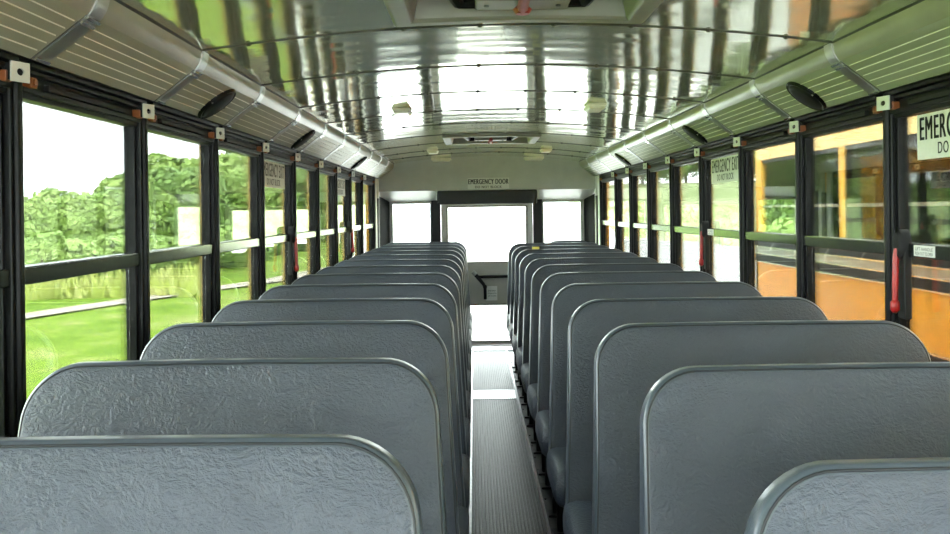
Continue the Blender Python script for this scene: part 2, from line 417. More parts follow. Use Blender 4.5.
# white square brackets on top of the posts
def ordpost(y): return ORD[int(round((y-2.0)/PITCH))]
for side, s in (('left', -1), ('right', 1)):
    for y in POST[4 if s < 0 else 5:]:
        y += DY[s]-.045; cx, cz = s*1.082, 1.734
        root = empty('post_bracket', (cx, y, cz))
        pm = MB(); hw, hh = .025, .021
        # plate turned a little toward the front of the bus, with a true hole
        def Q(u, v, d): return (cx - s*(u*.32 + d*.9), y + u*.95 - d*.3, cz+v)
        n = 16; outer = []; inner = []
        for j in range(n):
            an = 2*PI*j/n + PI/4
            c_, s_2 = math.cos(an), math.sin(an); m_ = max(abs(c_), abs(s_2))
            outer.append((c_/m_*hw, s_2/m_*hh)); inner.append((c_*.010, s_2*.008))
        vs = [Q(u,v,.0) for u,v in outer] + [Q(u,v,.0) for u,v in inner] + [Q(u,v,-.004) for u,v in outer] + [Q(u,v,-.004) for u,v in inner]
        fs = []
        for j in range(n):
            k = (j+1) % n
            fs += [(j,k,n+k,n+j), (2*n+j,3*n+j,3*n+k,2*n+k), (j,2*n+j,2*n+k,k), (n+j,n+k,3*n+k,3*n+j)]
        pm.add(vs, fs); pm.build('plate', M['white_paint'], root)
        MB().box(s*1.092, s*1.11, y-.020, y+.012, cz-.018, cz+.018).build('backing', M['black_matte'], root)
        k = int(round((y-DY[s]+.045-2.0)/PITCH)) - (0 if s < 0 else 1)
        tag(root, 'white square bracket with round hole atop the %s %s-hand window post from the camera' % (ORD[k], side), 'bracket', 'white brackets on the window posts')

# ------------------------------------------------------------------ rear bulkhead, rear wall, door
bk = MB()
top = [(x, zc(x)+.03) for x in [-RX0+2*RX0*k/20 for k in range(21)]]
poly = [(-1.135, 1.64), (-1.135, 1.80)] + [(-1.0,1.90)] + top + [(1.0,1.90), (1.135, 1.80), (1.135, 1.64)]
bk.prism_y(poly, Y_BULK, Y_BULK+.02)
rear = st(bk.build('wall_rear', M['bulkhead'], origin=(0, Y_BULK, 0)))
# slanted soffit from the bulkhead down to the rear windows
so = MB(); so.loft([[(-1.135, Y_BULK+.001, 1.64), (1.135, Y_BULK+.001, 1.64), (1.135, Y_BULK+.02, 1.66), (-1.135, Y_BULK+.02, 1.66)],
                    [(-1.135, Y_REAR, 1.535), (1.135, Y_REAR, 1.535), (1.135, Y_REAR, 1.56), (-1.135, Y_REAR, 1.56)]])
so.build('soffit', M['white_paint'], rear)
WX0, WX1, WZ0, WZ1 = .588, 1.01, .92, 1.525
rw = MB()
for s in (-1, 1):
    rw.box(s*.55, s*WX0, Y_REAR, Y_REAR+.04, 0, 1.62)
    rw.box(s*WX1, s*1.135, Y_REAR, Y_REAR+.04, 0, 1.62)
    rw.box(s*WX0, s*WX1, Y_REAR, Y_REAR+.04, 0, WZ0)
    rw.box(s*WX0, s*WX1, Y_REAR, Y_REAR+.04, WZ1, 1.62)
rw.box(-.55, .55, Y_REAR, Y_REAR+.04, 1.51, 1.62)
rw.build('rear_panel', M['white_paint'], rear)
MB().box(-1.2, 1.2, Y_REAR+.041, Y_REAR+.05, 1.54, 1.95).build('outer_skin', M['yellow'], rear)
n_win += 0
for s in (-1, 1):
    n_win += 1
    fr = MB()
    x0, x1 = WX0, WX1
    fr.box(s*x0, s*(x0+.016), Y_REAR-.008, Y_REAR+.03, WZ0, WZ1); fr.box(s*(x1-.016), s*x1, Y_REAR-.008, Y_REAR+.03, WZ0, WZ1)
    fr.box(s*x0, s*x1, Y_REAR-.008, Y_REAR+.03, WZ1-.014, WZ1); fr.box(s*x0, s*x1, Y_REAR-.008, Y_REAR+.03, WZ0, WZ0+.014)
    rwd = st(fr.build('window_%d' % n_win, M['white_paint'], bevel=.003))
    MB().box(s*x0, s*x1, Y_REAR+.012, Y_REAR+.016, WZ0, WZ1).build('pane', M['glass'], rwd)
    # black reveal beside the window and white corner post in front of it
    MB().loft([[(s*1.134, Y_BULK+.06, 0.0), (s*1.130, Y_BULK+.06, 1.60), (s*1.115, Y_BULK+.05, 1.60), (s*1.115, Y_BULK+.05, 0)],
               [(s*1.06, Y_REAR-.001, 0.0), (s*1.06, Y_REAR-.001, 1.54), (s*1.03, Y_REAR-.001, 1.54), (s*1.03, Y_REAR-.001, 0)]]).build('corner_pad', M['soft_black'], rear)
    MB().box(s*1.10, s*1.135, POST_END+.04, POST_END+.16, 0, Z_HD).build('corner_post', M['white_paint'], rear, bevel=.006)
    MB().box(s*1.09, s*1.135, POST_END+.17, POST_END+.27, 0, 1.57).build('corner_channel', M['black_matte'], rear, bevel=.004)
    MB().box(s*1.10, s*1.135, POST_END+.27, Y_BULK+.05, 0, Z_HD).build('corner_post', M['white_paint'], rear, bevel=.006)
    MB().prism_y([(s*RX1, RZ1+.005), (s*SX, SZ), (s*1.135, SZ-.02), (s*1.135, 1.90), (s*RX0, RZ0)], Y_BULK-.03, Y_BULK).build('panel_end_cap', M['white_paint'], rear)
    # dark frame posts beside the door
    MB().box(s*.487, s*.585, Y_REAR-.035, Y_REAR, 0, 1.56).build('door_post', M['pad'], rear, bevel=.006)
# small tabs holding the head pad
for s in (-1, 1):
    MB().box(s*.508, s*.522, Y_BULK-.04, Y_BULK-.004, 1.545, 1.645).build('pad_tab', M['white_paint'], rear, bevel=.004)
pad = MB().box(-.505, .505, Y_BULK-.052, Y_BULK-.002, 1.500, 1.640)
tag(pad.build('header_pad', M['pad'], bevel=.014), 'black padded header board above the rear emergency door', 'pad')
# the door
DZ = [.02, .446, .879, 1.50]
dm = MB(); y0, y1 = Y_REAR-.03, Y_REAR+.03
dm.box(-.485, -.43, y0, y1, .015, 1.52); dm.box(.43, .485, y0, y1, .015, 1.52)
dm.box(-.43, .43, y0, y1, DZ[1], DZ[2]); dm.box(-.43, .43, y0, y1, 1.483, 1.52); dm.box(-.43, .43, y0, y1, .015, .045)
door = st(dm.build('door_1', M['door_paint'], bevel=.004))
for z0, z1 in ((.045, DZ[1]), (DZ[2], 1.483)):
    g = MB(); t = .022
    g.box(-.43, -.43+t, y0-.008, y0+.02, z0, z1); g.box(.43-t, .43, y0-.008, y0+.02, z0, z1)
    g.box(-.43, .43, y0-.008, y0+.02, z0, z0+t*.7); g.box(-.43, .43, y0-.008, y0+.02, z1-t*.7, z1)
    go = g.build('glass_trim', M['rail'], door, bevel=.003)
    MB().box(-.43, .43, Y_REAR, Y_REAR+.005, z0, z1).build('pane', M['glass'], go)
bar = MB().tube([(-.11, y0-.045, .735), (-.02, y0-.05, .738), (.43, y0-.05, .742)], .016, 10)
bar.tube([(.40, y0, .742), (.40, y0-.05, .742)], .012, 8)
bar.build('push_bar', M['black_matte'], door, smooth=True, angle=50)
lv = MB().tube([(-.15, y0-.075, .785), (-.13, y0-.07, .765), (-.045, y0-.06, .66), (-.03, y0-.05, .63)], [.020,.022,.018,.016], 10)
lv.tube([(-.03, y0-.05, .64), (-.028, y0-.045, .50)], .017, 10)
lv.tube([(-.03, y0, .63), (-.03, y0-.055, .63)], .022, 12)
lvo = lv.build('latch_lever', M['black_matte'], door, smooth=True, angle=50)
MB().tube([(-.158, y0-.077, .795), (-.128, y0-.069, .762)], .0235, 10).build('lever_grip', M['strap'], lvo, smooth=True, angle=50)
lb = empty('door_label', (.04, y0-.003, .49))
MB().box(-.02, .10, y0-.003, y0-.001, .482, .635).build('card', M['label_white'], lb)
for r_, (tx, zz, ww) in enumerate((('EMERGENCY', .585, .085), ('DOOR LATCH', .557, .09), ('LIFT TO OPEN', .530, .085))):
    text_mesh(tx, ww, .013, lambda u, v, zz=zz: (.045+u, y0-.0045, zz+v), 'lettering', M['ink'], lb)
tag(lb, 'small white instruction label on the rear door beside the latch lever', 'label')
st(MB().box(-.6, .6, Y_BULK+.02, Y_REAR+.05, -.01, .012).build('trim_%d' % (n_trim+1), M['alu'], bevel=.003)); n_trim += 1

# sign above the door
sg = empty('warning_sign', (0, Y_BULK-.004, 1.66))
sx0, sx1 = -.195+.0, .225
MB().box(sx0, sx1, Y_BULK-.004, Y_BULK, 1.652, 1.765).build('plate', M['sign_dull'], sg)
cxs = (sx0+sx1)/2
text_mesh('EMERGENCY DOOR', .405, .052, lambda u, v: (cxs+u, Y_BULK-.0052, 1.728+v), 'lettering', M['ink'], sg, fat=.0022)
text_mesh('DO NOT BLOCK', .27, .024, lambda u, v: (cxs+u, Y_BULK-.0052, 1.673+v), 'lettering', M['ink'], sg, fat=.001)
tag(sg, 'white sign reading EMERGENCY DOOR on the rear bulkhead above the door', 'sign')

# emergency exit stickers on side windows + red release handles
def sticker(s, k, label):
    a, b = WIN[k]; y0, y1 = a+.085+DY[s], b-.14+DY[s]
    yc = (y0+y1)/2; x = s*(GLX-.0015)
    root = empty('exit_sticker', (x, yc, Z_GT-.13))
    MB().box(s*(GLX-.0022), s*(GLX-.0004), y0, y1, Z_GT-.132, Z_GT-.004).build('film', M['sign'], root)
    W = y1-y0
    text_mesh('EMERGENCY EXIT', W*.93, .066, lambda u, v: (s*(GLX-.0030), yc - s*u, Z_GT-.045+v), 'lettering', M['ink'], root, fat=.0024)
    text_mesh('DO NOT BLOCK', W*.56, .032, lambda u, v: (s*(GLX-.0030), yc - s*u, Z_GT-.104+v), 'lettering', M['ink'], root, fat=.001)
    tag(root, label, 'sign', 'emergency exit stickers on side windows')
def handle(s, k, label):
    y = WIN[k][1] - .095 + DY[s]
    root = empty('release_handle', (s*1.118, y, 1.12))
    m = MB(); ring = []
    for j in range(20):
        an = 2*PI*j/20; ring.append((math.cos(an)*.026, math.sin(an)*.045))
    m.loft([[(s*1.128, y+u, 1.315+v) for u, v in ring], [(s*1.100, y+u, 1.315+v) for u, v in ring], [(s*1.092, y+u*.75, 1.315+v*.8) for u, v in ring]])
    m.build('pivot_housing', M['black_matte'], root, smooth=True, angle=40)
    MB().box(s*1.106, s*1.128, y-.024, y+.024, 1.10, 1.31).build('back_plate', M['black_matte'], root, bevel=.004)
    g = MB().tube([(s*1.094, y, 1.305), (s*1.092, y, 1.275), (s*1.088, y, 1.15), (s*1.090, y, 1.135)], [.007,.0095,.0085,.0085], 12)
    g.tube([(s*1.086, y-.002, 1.118), (s*1.088, y, 1.126), (s*1.088, y, 1.148), (s*1.09, y, 1.156)], [.006,.013,.013,.008], 12)
    g.build('grip', M['red'], root, smooth=True, angle=60)
    tag(root, label, 'handle', 'red release handles of the exit windows')
sticker(-1, 6, 'white emergency exit sticker, nearer of the two on the left-hand windows')
sticker(-1, 9, 'white emergency exit sticker, farther of the two on the left-hand windows')
sticker(1, 3, 'white emergency exit sticker cut off by the right edge of the photo')
sticker(1, 6, 'white emergency exit sticker on right-hand window, fully in view')
handle(-1, 6, 'red emergency release handle, nearer of the two on the left-hand window posts')
handle(-1, 9, 'red emergency release handle, farther of the two on the left-hand window posts')
handle(1, 3, 'red emergency release handle in front of the yellow bus outside')
handle(1, 6, 'red emergency release handle, farther of the two on the right-hand window posts')
for k, lab in ((3, 'small white instruction label on window rail beside the nearest red handle'), (6, 'small white instruction label on window rail beside the farther right-hand red handle')):
    a, b = WIN[k]; y1 = b-.12 if k == 3 else b-.09; y0 = y1-.12; yc = (y0+y1)/2
    root = empty('rail_label', (1.1175, yc, Z_M0))
    MB().box(1.1165, 1.1178, y0, y1, Z_M0+.006, Z_M1-.004).build('card', M['sign'], root)
    for tx, zz in (('LIFT HANDLE', Z_M0+.027), ('PUSH OUT TO OPEN', Z_M0+.014)):
        text_mesh(tx, .10, .009, lambda u, v: (1.1160, yc-u, zz+v), 'lettering', M['ink'], root)
    tag(root, lab, 'label', 'instruction labels on the window rails')

# ------------------------------------------------------------------ speakers
def speaker(s, y, label):
    dx, dz = (SX-RX1), (SZ-RZ1); L = math.hypot(dx, dz); nx_, nz_ = dz/L, -dx/L
    def P(a, r, h):                                        # disc on the slanted panel
        t = .5 + (r*math.cos(a))/L; yy = y + r*math.sin(a)
        return (s*(RX1 + dx*t + nx_*h), yy, RZ1 + dz*t + nz_*h)
    root = empty('speaker', P(0, 0, 0))
    n = 36
    rings = [[P(2*PI*i/n, r, h) for i in range(n)] for r, h in ((.078,.0),(.078,.007),(.074,.011),(.070,.009),(.066,.008))]
    MB().loft(rings).build('rim', M['black'], root, smooth=True, angle=50)
    rings = [[P(2*PI*i/n, r, h) for i in range(n)] for r, h in ((.0665,.006),(.062,.0125),(.045,.016),(.02,.018),(.006,.0185))]
    MB().loft(rings).build('grille', M['black_matte'], root, smooth=True)
    for a in (0.0, PI/2, PI, 1.5*PI): MB().tube([P(a,.072,.009), P(a,.072,.013)], .004, 6).build('screw', M['chrome'], root)
    tag(root, label, 'speaker', 'round black speakers in the slanted panels')
for s, side in ((-1,'left'), (1,'right')):
    for k, y in enumerate((3.22, 4.84, 7.18)):
        speaker(s, y, 'round black speaker, %s from the camera on the %s-hand slanted ceiling panel' % (('nearest','second','farthest')[k], side) if k != 0 else
                'round black speaker, nearest of three along the %s-hand slanted ceiling panel' % side)

# ------------------------------------------------------------------ ceiling lights
def dome_light(x, y, label):
    z = zc(x)
    root = empty('ceiling_light', (x, y, z-.028))
    b_ = MB().box(x-.048, x+.048, y-.11, y+.11, z-.012, z-.001)
    b_.build('base', M['lightbox'], root, bevel=.004)
    l = MB(); l.loft([[(x-.044,y-.105,z-.012),(x+.044,y-.105,z-.012),(x+.044,y+.105,z-.012),(x-.044,y+.105,z-.012)],
                      [(x-.038,y-.096,z-.028),(x+.038,y-.096,z-.028),(x+.038,y+.096,z-.028),(x-.038,y+.096,z-.028)]])
    l.build('lens', M['lens'], root, bevel=.006)
    tag(root, label, 'light', 'small ceiling lights')
dome_light(-.505, 4.88, 'small ceiling light box in front of the far hatch, left of the aisle')
dome_light(.495, 4.80, 'small ceiling light box in front of the far hatch, right of the aisle')
dome_light(-.49, 8.18, 'small ceiling light box behind the far roof hatch, left of the aisle')
dome_light(.505, 8.18, 'small ceiling light box behind the far roof hatch, right of the aisle')
for x, side in ((-.46,'left'), (.475,'right')):
    z = zc(x)
    root = empty('bulkhead_light', (x, Y_BULK-.06, z-.06))
    MB().box(x-.10, x+.10, Y_BULK-.12, Y_BULK-.002, z-.022, z-.001).build('housing', M['lightbox'], root, bevel=.005)
    MB().box(x-.09, x+.09, Y_BULK-.112, Y_BULK-.012, z-.034, z-.022).build('lens', M['lens'], root, bevel=.006)
    tag(root, 'wide light box where ceiling meets rear bulkhead, %s of the door sign' % side, 'light', 'light boxes at the rear bulkhead')

# ------------------------------------------------------------------ roof hatches
def hatch(y0, y1, label):
    zt = zc(HX)
    root = empty('roof_hatch', (0, (y0+y1)/2, zt))
    fr = MB(); w = .042
    zi = 1.925
    def ring(dx, z): return [(-HX-dx, y0-dx, z), (HX+dx, y0-dx, z), (HX+dx, y1+dx, z), (-HX-dx, y1+dx, z)]
    def ringc(dx, dz):
        return [(x, y, zc(x)+dz) for x, y in ((-HX-dx, y0-dx), (-HX*.33, y0-dx), (HX*.33, y0-dx), (HX+dx, y0-dx), (HX+dx, y1+dx), (HX*.33, y1+dx), (-HX*.33, y1+dx), (-HX-dx, y1+dx))]
    fr.loft([ringc(w,-.0), ringc(w,-.014), ringc(w-.01,-.022), ringc(-.012,-.022), ringc(-.02,-.010)], cap=False)
    fr.build('frame', M['hatch'], root, bevel=.004)
    we = MB(); we.loft([ringc(-.02,-.012), ringc(-.04, .075)], cap=False)
    we.build('well', M['hatch'], root)
    ld = MB(); ld.loft([ringc(.02,.075), ringc(.02,.10), ringc(-.02,.12)])
    ld.build('lid', M['bulkhead'], root, bevel=.006)
    yc = (y0+y1)/2
    cb = MB().box(-.125, .125, y1-.21, y1-.09, zc(0)-.012, zc(0)+.03)
    cbo = cb.build('crossbar', M['hatch'], root, bevel=.006)
    for x in (-.095, .095): MB().tube([(x, y1-.15, zc(0)-.011), (x, y1-.15, zc(0)-.016)], .007, 8).build('bolt', M['seam'], cbo)
    for s in (-1, 1):
        MB().tube([(s*.125, y1-.11, zc(0)+.005), (s*.17, y1-.11, zc(0)+.005), (s*.23, y1-.40, zc(0)+.03)], .016, 8).build('hinge_arm', M['black'], root)
    kn = MB().tube([(0, y1-.15, zc(0)-.010), (0, y1-.15, zc(0)-.024), (0, y1-.15, zc(0)-.036)], [.012,.026,.018], 14)
    kn.tube([(0,y1-.15,zc(0)-.022), (0,y1-.33,zc(0)-.020)], .015, 10)
    kn.build('release_knob', M['knob_red'], root, smooth=True, angle=50)
    tag(root, label, 'hatch', 'roof escape hatches')
hatch(*HATCH[0], 'roof hatch with red release knob, cut off by the top of the photo')
hatch(*HATCH[1], 'roof hatch in the ceiling ahead of the rear emergency door, fully in view')

# ------------------------------------------------------------------ bench seats
TAN = math.tan(math.radians(8))
def bench(s, xin_t, xin_b, xout_t, xout_b, name='bench_seat'):
    """built for a top edge at y = 0; s = -1 left of the aisle, 1 right of it"""
    root = empty(name, (s*(xin_b+xout_b)/2, 0, 0))
    zb, zt, R = .40, (1.136 if s < 0 else 1.122), .112
    def lean(z): return (z-zt)*TAN
    def outline(ins, y):
        pts = []; r = max(R-ins, .012)
        zt_, zb_ = zt-ins, zb+ins
        def xi(z): return xin_b + (xin_t-xin_b)*(z-zb)/(zt-zb) + ins
        def xo(z): return xout_b + (xout_t-xout_b)*(z-zb)/(zt-zb) - ins
        for k in range(10): z = zb_ + (zt_-r-zb_)*k/10; pts.append((xi(z), z))
        for k in range(13):
            a = PI - (PI/2)*k/12; cx = xi(zt_-r)+r
            pts.append((cx + r*math.cos(a), zt_-r + r*math.sin(a)))
        for k in range(1, 12):
            x0, x1 = xi(zt_-r)+r, xo(zt_-r)-r; t = k/12
            pts.append((x0+(x1-x0)*t, zt_ + .002*math.sin(PI*t)))
        for k in range(13):
            a = PI/2 - (PI/2)*k/12; cx = xo(zt_-r)-r
            pts.append((cx + r*math.cos(a), zt_-r + r*math.sin(a)))
        for k in range(1, 11): z = zt_-r + (zb_-(zt_-r))*k/10; pts.append((xo(z), z))
        for k in range(1, 8): x0, x1 = xo(zb_), xi(zb_); pts.append((x0+(x1-x0)*k/8, zb_))
        def yy(z):                                         # the back is thin at its top edge and thicker lower down
            th = .030 + .062*min(1, max(0, (zt-z)/.34))**.8
            return -.004 - (.017-y)*th/.102
        return [(s*x, yy(z) + lean(z), z) for x, z in pts]
    prof = [(.20,-.060), (.10,-.060), (.05,-.0595), (.022,-.058), (.010,-.055), (.003,-.050), (.0005,-.044), (0,-.038), (0,.022), (.002,.029), (.01,.035), (.03,.040), (.08,.042), (.2,.042)]
    bk = MB().loft([outline(i, y-.025) for i, y in prof])
    b = bk.build('backrest', M['vinyl'], root, smooth=True)
    b.data.materials.append(M['vinyl_band'])               # the smooth welt round the edge
    nring = len(bk.v)//len(prof)
    for pi in range(4*nring, 9*nring): b.data.polygons[pi].material_index = 1
    MB().ctube(outline(.0065, -.0765), .0022, 6).build('piping', M['seam_vinyl'], b, smooth=True)
    sb = outline(-.0018, -.056); sc2 = outline(-.0018, .0)
    # cushion: rounded section swept across, rounded at both ends
    zf0, zf1 = .350, .485; yb, yf = -.130, -.560
    def sect(ins, x):
        pts = []; r = .055-ins*.6
        y0, y1, z0, z1 = yf+ins, yb-ins*.3, zf0+ins*.7, zf1-ins
        for cy, cz, a0, rr in ((y1-.03, z1-.03, 0, .03), (y0+r, z1-r, PI/2, r), (y0+.04, z0+.04, PI, .04), (y1-.02, z0+.02, 1.5*PI, .02)):
            for k in range(7):
                a = a0 + PI/2*k/6; pts.append((s*x, cy + rr*math.cos(a), cz + rr*math.sin(a)))
        return pts
    xi, xo = xin_b-.008, xout_b
    ends = [(.04, 0), (.020, .006), (.007, .018), (0, .04)]
    xsn = [(i, xi+d) for i, d in ends] + [(0, xi+.04+(xo-xi-.08)*k/6) for k in range(1, 6)] + [(i, xo-d) for i, d in reversed(ends)]
    c = MB().loft([sect(i, x) for i, x in xsn])
    co = c.build('cushion', M['vinyl'], root, smooth=True, angle=60)
    # frame below
    fr = MB()
    for y in (-.50, -.20): fr.tube([(s*(xi+.05), y, .335), (s*(xo-.01), y, .335)], .014, 10)
    for x in (xi+.06, xo-.06): fr.tube([(s*x, -.52, .335), (s*x, -.16, .335)], .014, 10)
    fr.build('seat_frame', M['black'], root, smooth=True, angle=50)
    for y in (-.47, -.22):
        lg = MB().tube([(s*(xi+.085), y, .012), (s*(xi+.085), y, .33)], .015, 10)
        lo = lg.build('leg', M['black'], root, smooth=True, angle=50)
        MB().box(s*(xi+.05), s*(xi+.12), y-.04, y+.04, .0, .012).build('foot_plate', M['black'], lo, bevel=.003)
    for x in (xi+.07, xo-.07):
        up = MB(); up.tube([(s*x, -.16, .335), (s*x, -.125+lean(.5)*0, .36), (s*x, lean(.46)-.03, .44)], .012, 8)
        up.build('back_upright', M['black'], root, smooth=True, angle=50)
    MB().tube([(s*(xin_b+.02), lean(.43)-.07, .425), (s*(xin_b+.02), lean(.43)+.005, .425)], .012, 10).build('pivot_bolt', M['chrome'], root, smooth=True, angle=50)
    return root
YS_L = [1.245 + .645*i for i in range(13)]
YS_R = [1.14 + .688*i for i in range(12)] + [9.33]
pL = bench(-1, .215, .172, 1.028, 1.056)
pR = bench(1, .185, .152, 1.062, 1.085)
for side, proto, ys in (('left', pL, YS_L), ('right', pR, YS_R)):
    for i, y in enumerate(ys):
        if side == 'right' and i == 12:
            o = bench(1, .575, .545, 1.040, 1.070); lab = 'short grey vinyl bench seat beside the rear door, last on the right-hand side'
        else:
            o = proto if i == 0 else copy_tree(proto)
            lab = 'grey vinyl bench seat, %s from the camera on the %s-hand side of the aisle' % (ORD[i], side)
            if i == 0: lab = 'grey vinyl bench seat nearest the camera on the %s-hand side of the aisle' % side
            if side == 'left' and i == 12: lab = 'grey vinyl bench seat, last on the left-hand side beside the rear door'
        o.location.y = y
        tag(o, lab, 'bench seat', 'grey bench seats along the aisle')
# yellow tag stuck on a seat top
ty = YS_R[10]
tg = MB().box(.36, .42, ty-.046, ty-.041, 1.085, 1.116)
tag(tg.build('seat_tag', M['yellow_tag']), 'small yellow tag on top of a rear right-hand bench seat', 'tag')

# ------------------------------------------------------------------ front end behind the camera
fw = MB()
fw.box(-1.15, 1.15, Y_FRONT-.05, Y_FRONT, -.06, .80)
fw.box(-1.15, -1.05, Y_FRONT-.05, Y_FRONT, .80, 1.95); fw.box(1.05, 1.15, Y_FRONT-.05, Y_FRONT, .80, 1.95)
fw.box(-1.05, 1.05, Y_FRONT-.05, Y_FRONT, 1.80, 2.05); fw.box(-.03, .03, Y_FRONT-.04, Y_FRONT-.01, .80, 1.80)
fwall = st(fw.build('wall_front', M['bulkhead']))
MB().box(-1.05, 1.05, Y_FRONT-.03, Y_FRONT-.025, .80, 1.80).build('windshield', M['glass'], fwall)

# ------------------------------------------------------------------ outdoors
GZ = -.95
gr = MB().add([(-1.7,-20,GZ), (120,-20,GZ), (120,160,GZ), (-1.7,160,GZ)], [(0,1,2,3)])
st(gr.build('ground', M['gravel'], origin=(0,0,GZ)))
rnd = random.Random(3)
def lawn_h(x, y):
    d = max(0, -x-9)
    return GZ + .012*d + .05*math.sin(x*.5+y*.23) * min(1, max(0, -x-2)/4)
lm = MB(); xs_ = [-1.7-k*1.2 for k in range(5)] + [-8-k*2 for k in range(42)]; ys_ = [-12+k*2.5 for k in range(60)]
def edge(y): return -.118*max(0, y-8)
lm.add([(x+edge(y), y, lawn_h(x+edge(y),y)+.02) for y in ys_ for x in xs_], [(j*len(xs_)+i, j*len(xs_)+i+1, (j+1)*len(xs_)+i+1, (j+1)*len(xs_)+i) for j in range(len(ys_)-1) for i in range(len(xs_)-1)])
st(lm.build('ground_lawn', M['lawn'], smooth=True, origin=(0,0,0)))
pth = []
pp = [(-16.5, 5), (-14.2, 12), (-11.3, 20), (-9.0, 26), (-7.2, 33), (-5.6, 42), (-4, 60)]
pm = MB(); L_, R_ = [], []
for i, (x, y) in enumerate(pp):
    w_ = .50 + .06*math.sin(i*2)
    L_.append((x-w_, y, lawn_h(x,y)+.07)); R_.append((x+w_, y, lawn_h(x,y)+.07))
vs = []
for a, b in zip(L_, R_): vs += [a, b]
pm.add(vs, [(2*i, 2*i+1, 2*i+3, 2*i+2) for i in range(len(pp)-1)])
st(pm.build('path', M['path'], origin=(0,0,0)))
# grassy bank on the right, beyond the gravel
def bank_h(x, y): 
    t = min(1, max(0, (y + (x-15)*.35 - 66)/40)); return GZ + .02 + 5.2*t*t*(3-2*t)
bm_ = MB(); bx = [13+k*3.0 for k in range(34)]; by = [48+k*4 for k in range(26)]
bm_.add([(x, y, bank_h(x,y) if x > 13.1 else GZ-.2) for y in by for x in bx], [(j*len(bx)+i, j*len(bx)+i+1, (j+1)*len(bx)+i+1, (j+1)*len(bx)+i) for j in range(len(by)-1) for i in range(len(bx)-1)])
st(bm_.build('hill', M['bank'], smooth=True, origin=(0,0,0)))

def leaf_cloud(n, blobs, size, rg):
    m = MB()
    for _ in range(n):
        bx_, by_, bz_, r = rg.choice(blobs)
        while True:
            v = Vector((rg.uniform(-1,1), rg.uniform(-1,1), rg.uniform(-1,1)))
            if .05 < v.length < 1: break
        v = v.normalized()*(r*(.72+.33*rg.random()**.5))
        p = Vector((bx_, by_, bz_)) + Vector((v.x, v.y, v.z*.85))
        nrm = (v.normalized() + Vector((rg.uniform(-.8,.8), rg.uniform(-.8,.8), rg.uniform(-.8,.8)))).normalized()
        u = nrm.orthogonal().normalized(); w = nrm.cross(u); a = rg.uniform(0, 2*PI)
        u, w = u*math.cos(a)+w*math.sin(a), w*math.cos(a)-u*math.sin(a); q = size*rg.uniform(.6,1.3)
        m.add([p-u*q, p+w*q*.55, p+u*q, p-w*q*.55], [(0,1,2,3)])
    return m
def tree_proto(seed, h, rw, mat):
    rg = random.Random(seed)
    root = empty('leafy_tree', (0,0,0)); blobs = []
    for k in range(11):
        a = rg.uniform(0, 2*PI); rr = rw*.62*math.sqrt(rg.random()); z = h*(.30+.52*rg.random())
        blobs.append((rr*math.cos(a), rr*math.sin(a), z, rw*rg.uniform(.32,.5)))
    blobs.append((0,0,h*.8, rw*.4)); blobs.append((0,0,h*.35,rw*.65))
    leaf_cloud(5600, blobs, .22, rg).build('crown', M[mat], root)
    inner = MB()
    tk = MB().tube([(0,0,-.3), (.05,0,h*.3), (0,.08,h*.7)], [.16,.12,.05], 8)
    for k in range(4):
        b = blobs[k]; tk.tube([(.03,0,h*.3), (b[0]*.6,b[1]*.6,(h*.3+b[2])*.5+.2), (b[0],b[1],b[2])], [.08,.05,.02], 6)
    tk.build('trunk', M['bark'], root, smooth=True)
    return root
protos = [tree_proto(11, 5.2, 2.7, 'leaf_mid'), tree_proto(12, 6.4, 3.1, 'leaf_dark'), tree_proto(13, 4.2, 2.5, 'leaf_light'), tree_proto(14, 7.0, 3.3, 'leaf_mid')]
used = [False]*4
def put_tree(kind, x, y, z, sc, rz, label, group):
    if used[kind]: o = copy_tree(protos[kind])
    else: o = protos[kind]; used[kind] = True
    o.location = (x, y, z); o.scale = (sc,)*3; o.rotation_euler.z = rz
    tag(o, label, 'tree', group)
rt = random.Random(5)
rowA = [(.467,40,3.7),(.425,42.5,4.0),(.392,45.5,4.3),(.362,48.5,5.0),(.330,50,6.0),(.298,53,6.1),(.268,56.5,6.0),(.240,60,6.6),(.213,65,6.7),(.188,71,7.2),(.166,78,7.7),(.146,86,8.4),(.128,95,9.0)]
rowC = [(.305,60,7.0),(.285,65,7.4),(.252,70,8.2),(.225,75,8.0),(.198,81,8.6),(.172,90,9.2),(.148,100,9.8)]
KH = [5.2, 6.4, 4.2, 7.0]
for i, (q, y, h) in enumerate(rowA + rowC):
    x = -q*y + CAMX; front = i < len(rowA)
    k = rt.choice([2,0,2,3] if i < 4 else [0,2,3,0,1])
    put_tree(k, x, y, lawn_h(x,y)-.05, h/KH[k]*(.80+.06*rt.random()), rt.uniform(0,6.28),
        'leafy green tree beyond the path, %s from the near end of the left-hand tree row' % ORD[i] if front else
        'taller green tree rising behind the left-hand tree row, %s from its near end' % ORD[i-len(rowA)], 'trees beyond the lawn')
rowB = [(1,18,100),(0,22,104),(3,17,112),(1,25,110),(3,30,106),(1,24,122),(0,35,112),(1,33,124),(3,41,116),(1,47,112),(2,30,92),(2,40,98)]
for i, (k, x, y) in enumerate(rowB):
    put_tree(k, x, y, bank_h(x,y)-.1, 1.05+.3*rt.random(), rt.uniform(0,6.28),
        'leafy green tree on the bank beyond the right-hand windows, %s from its near end' % ORD[i], 'trees on the right-hand bank')
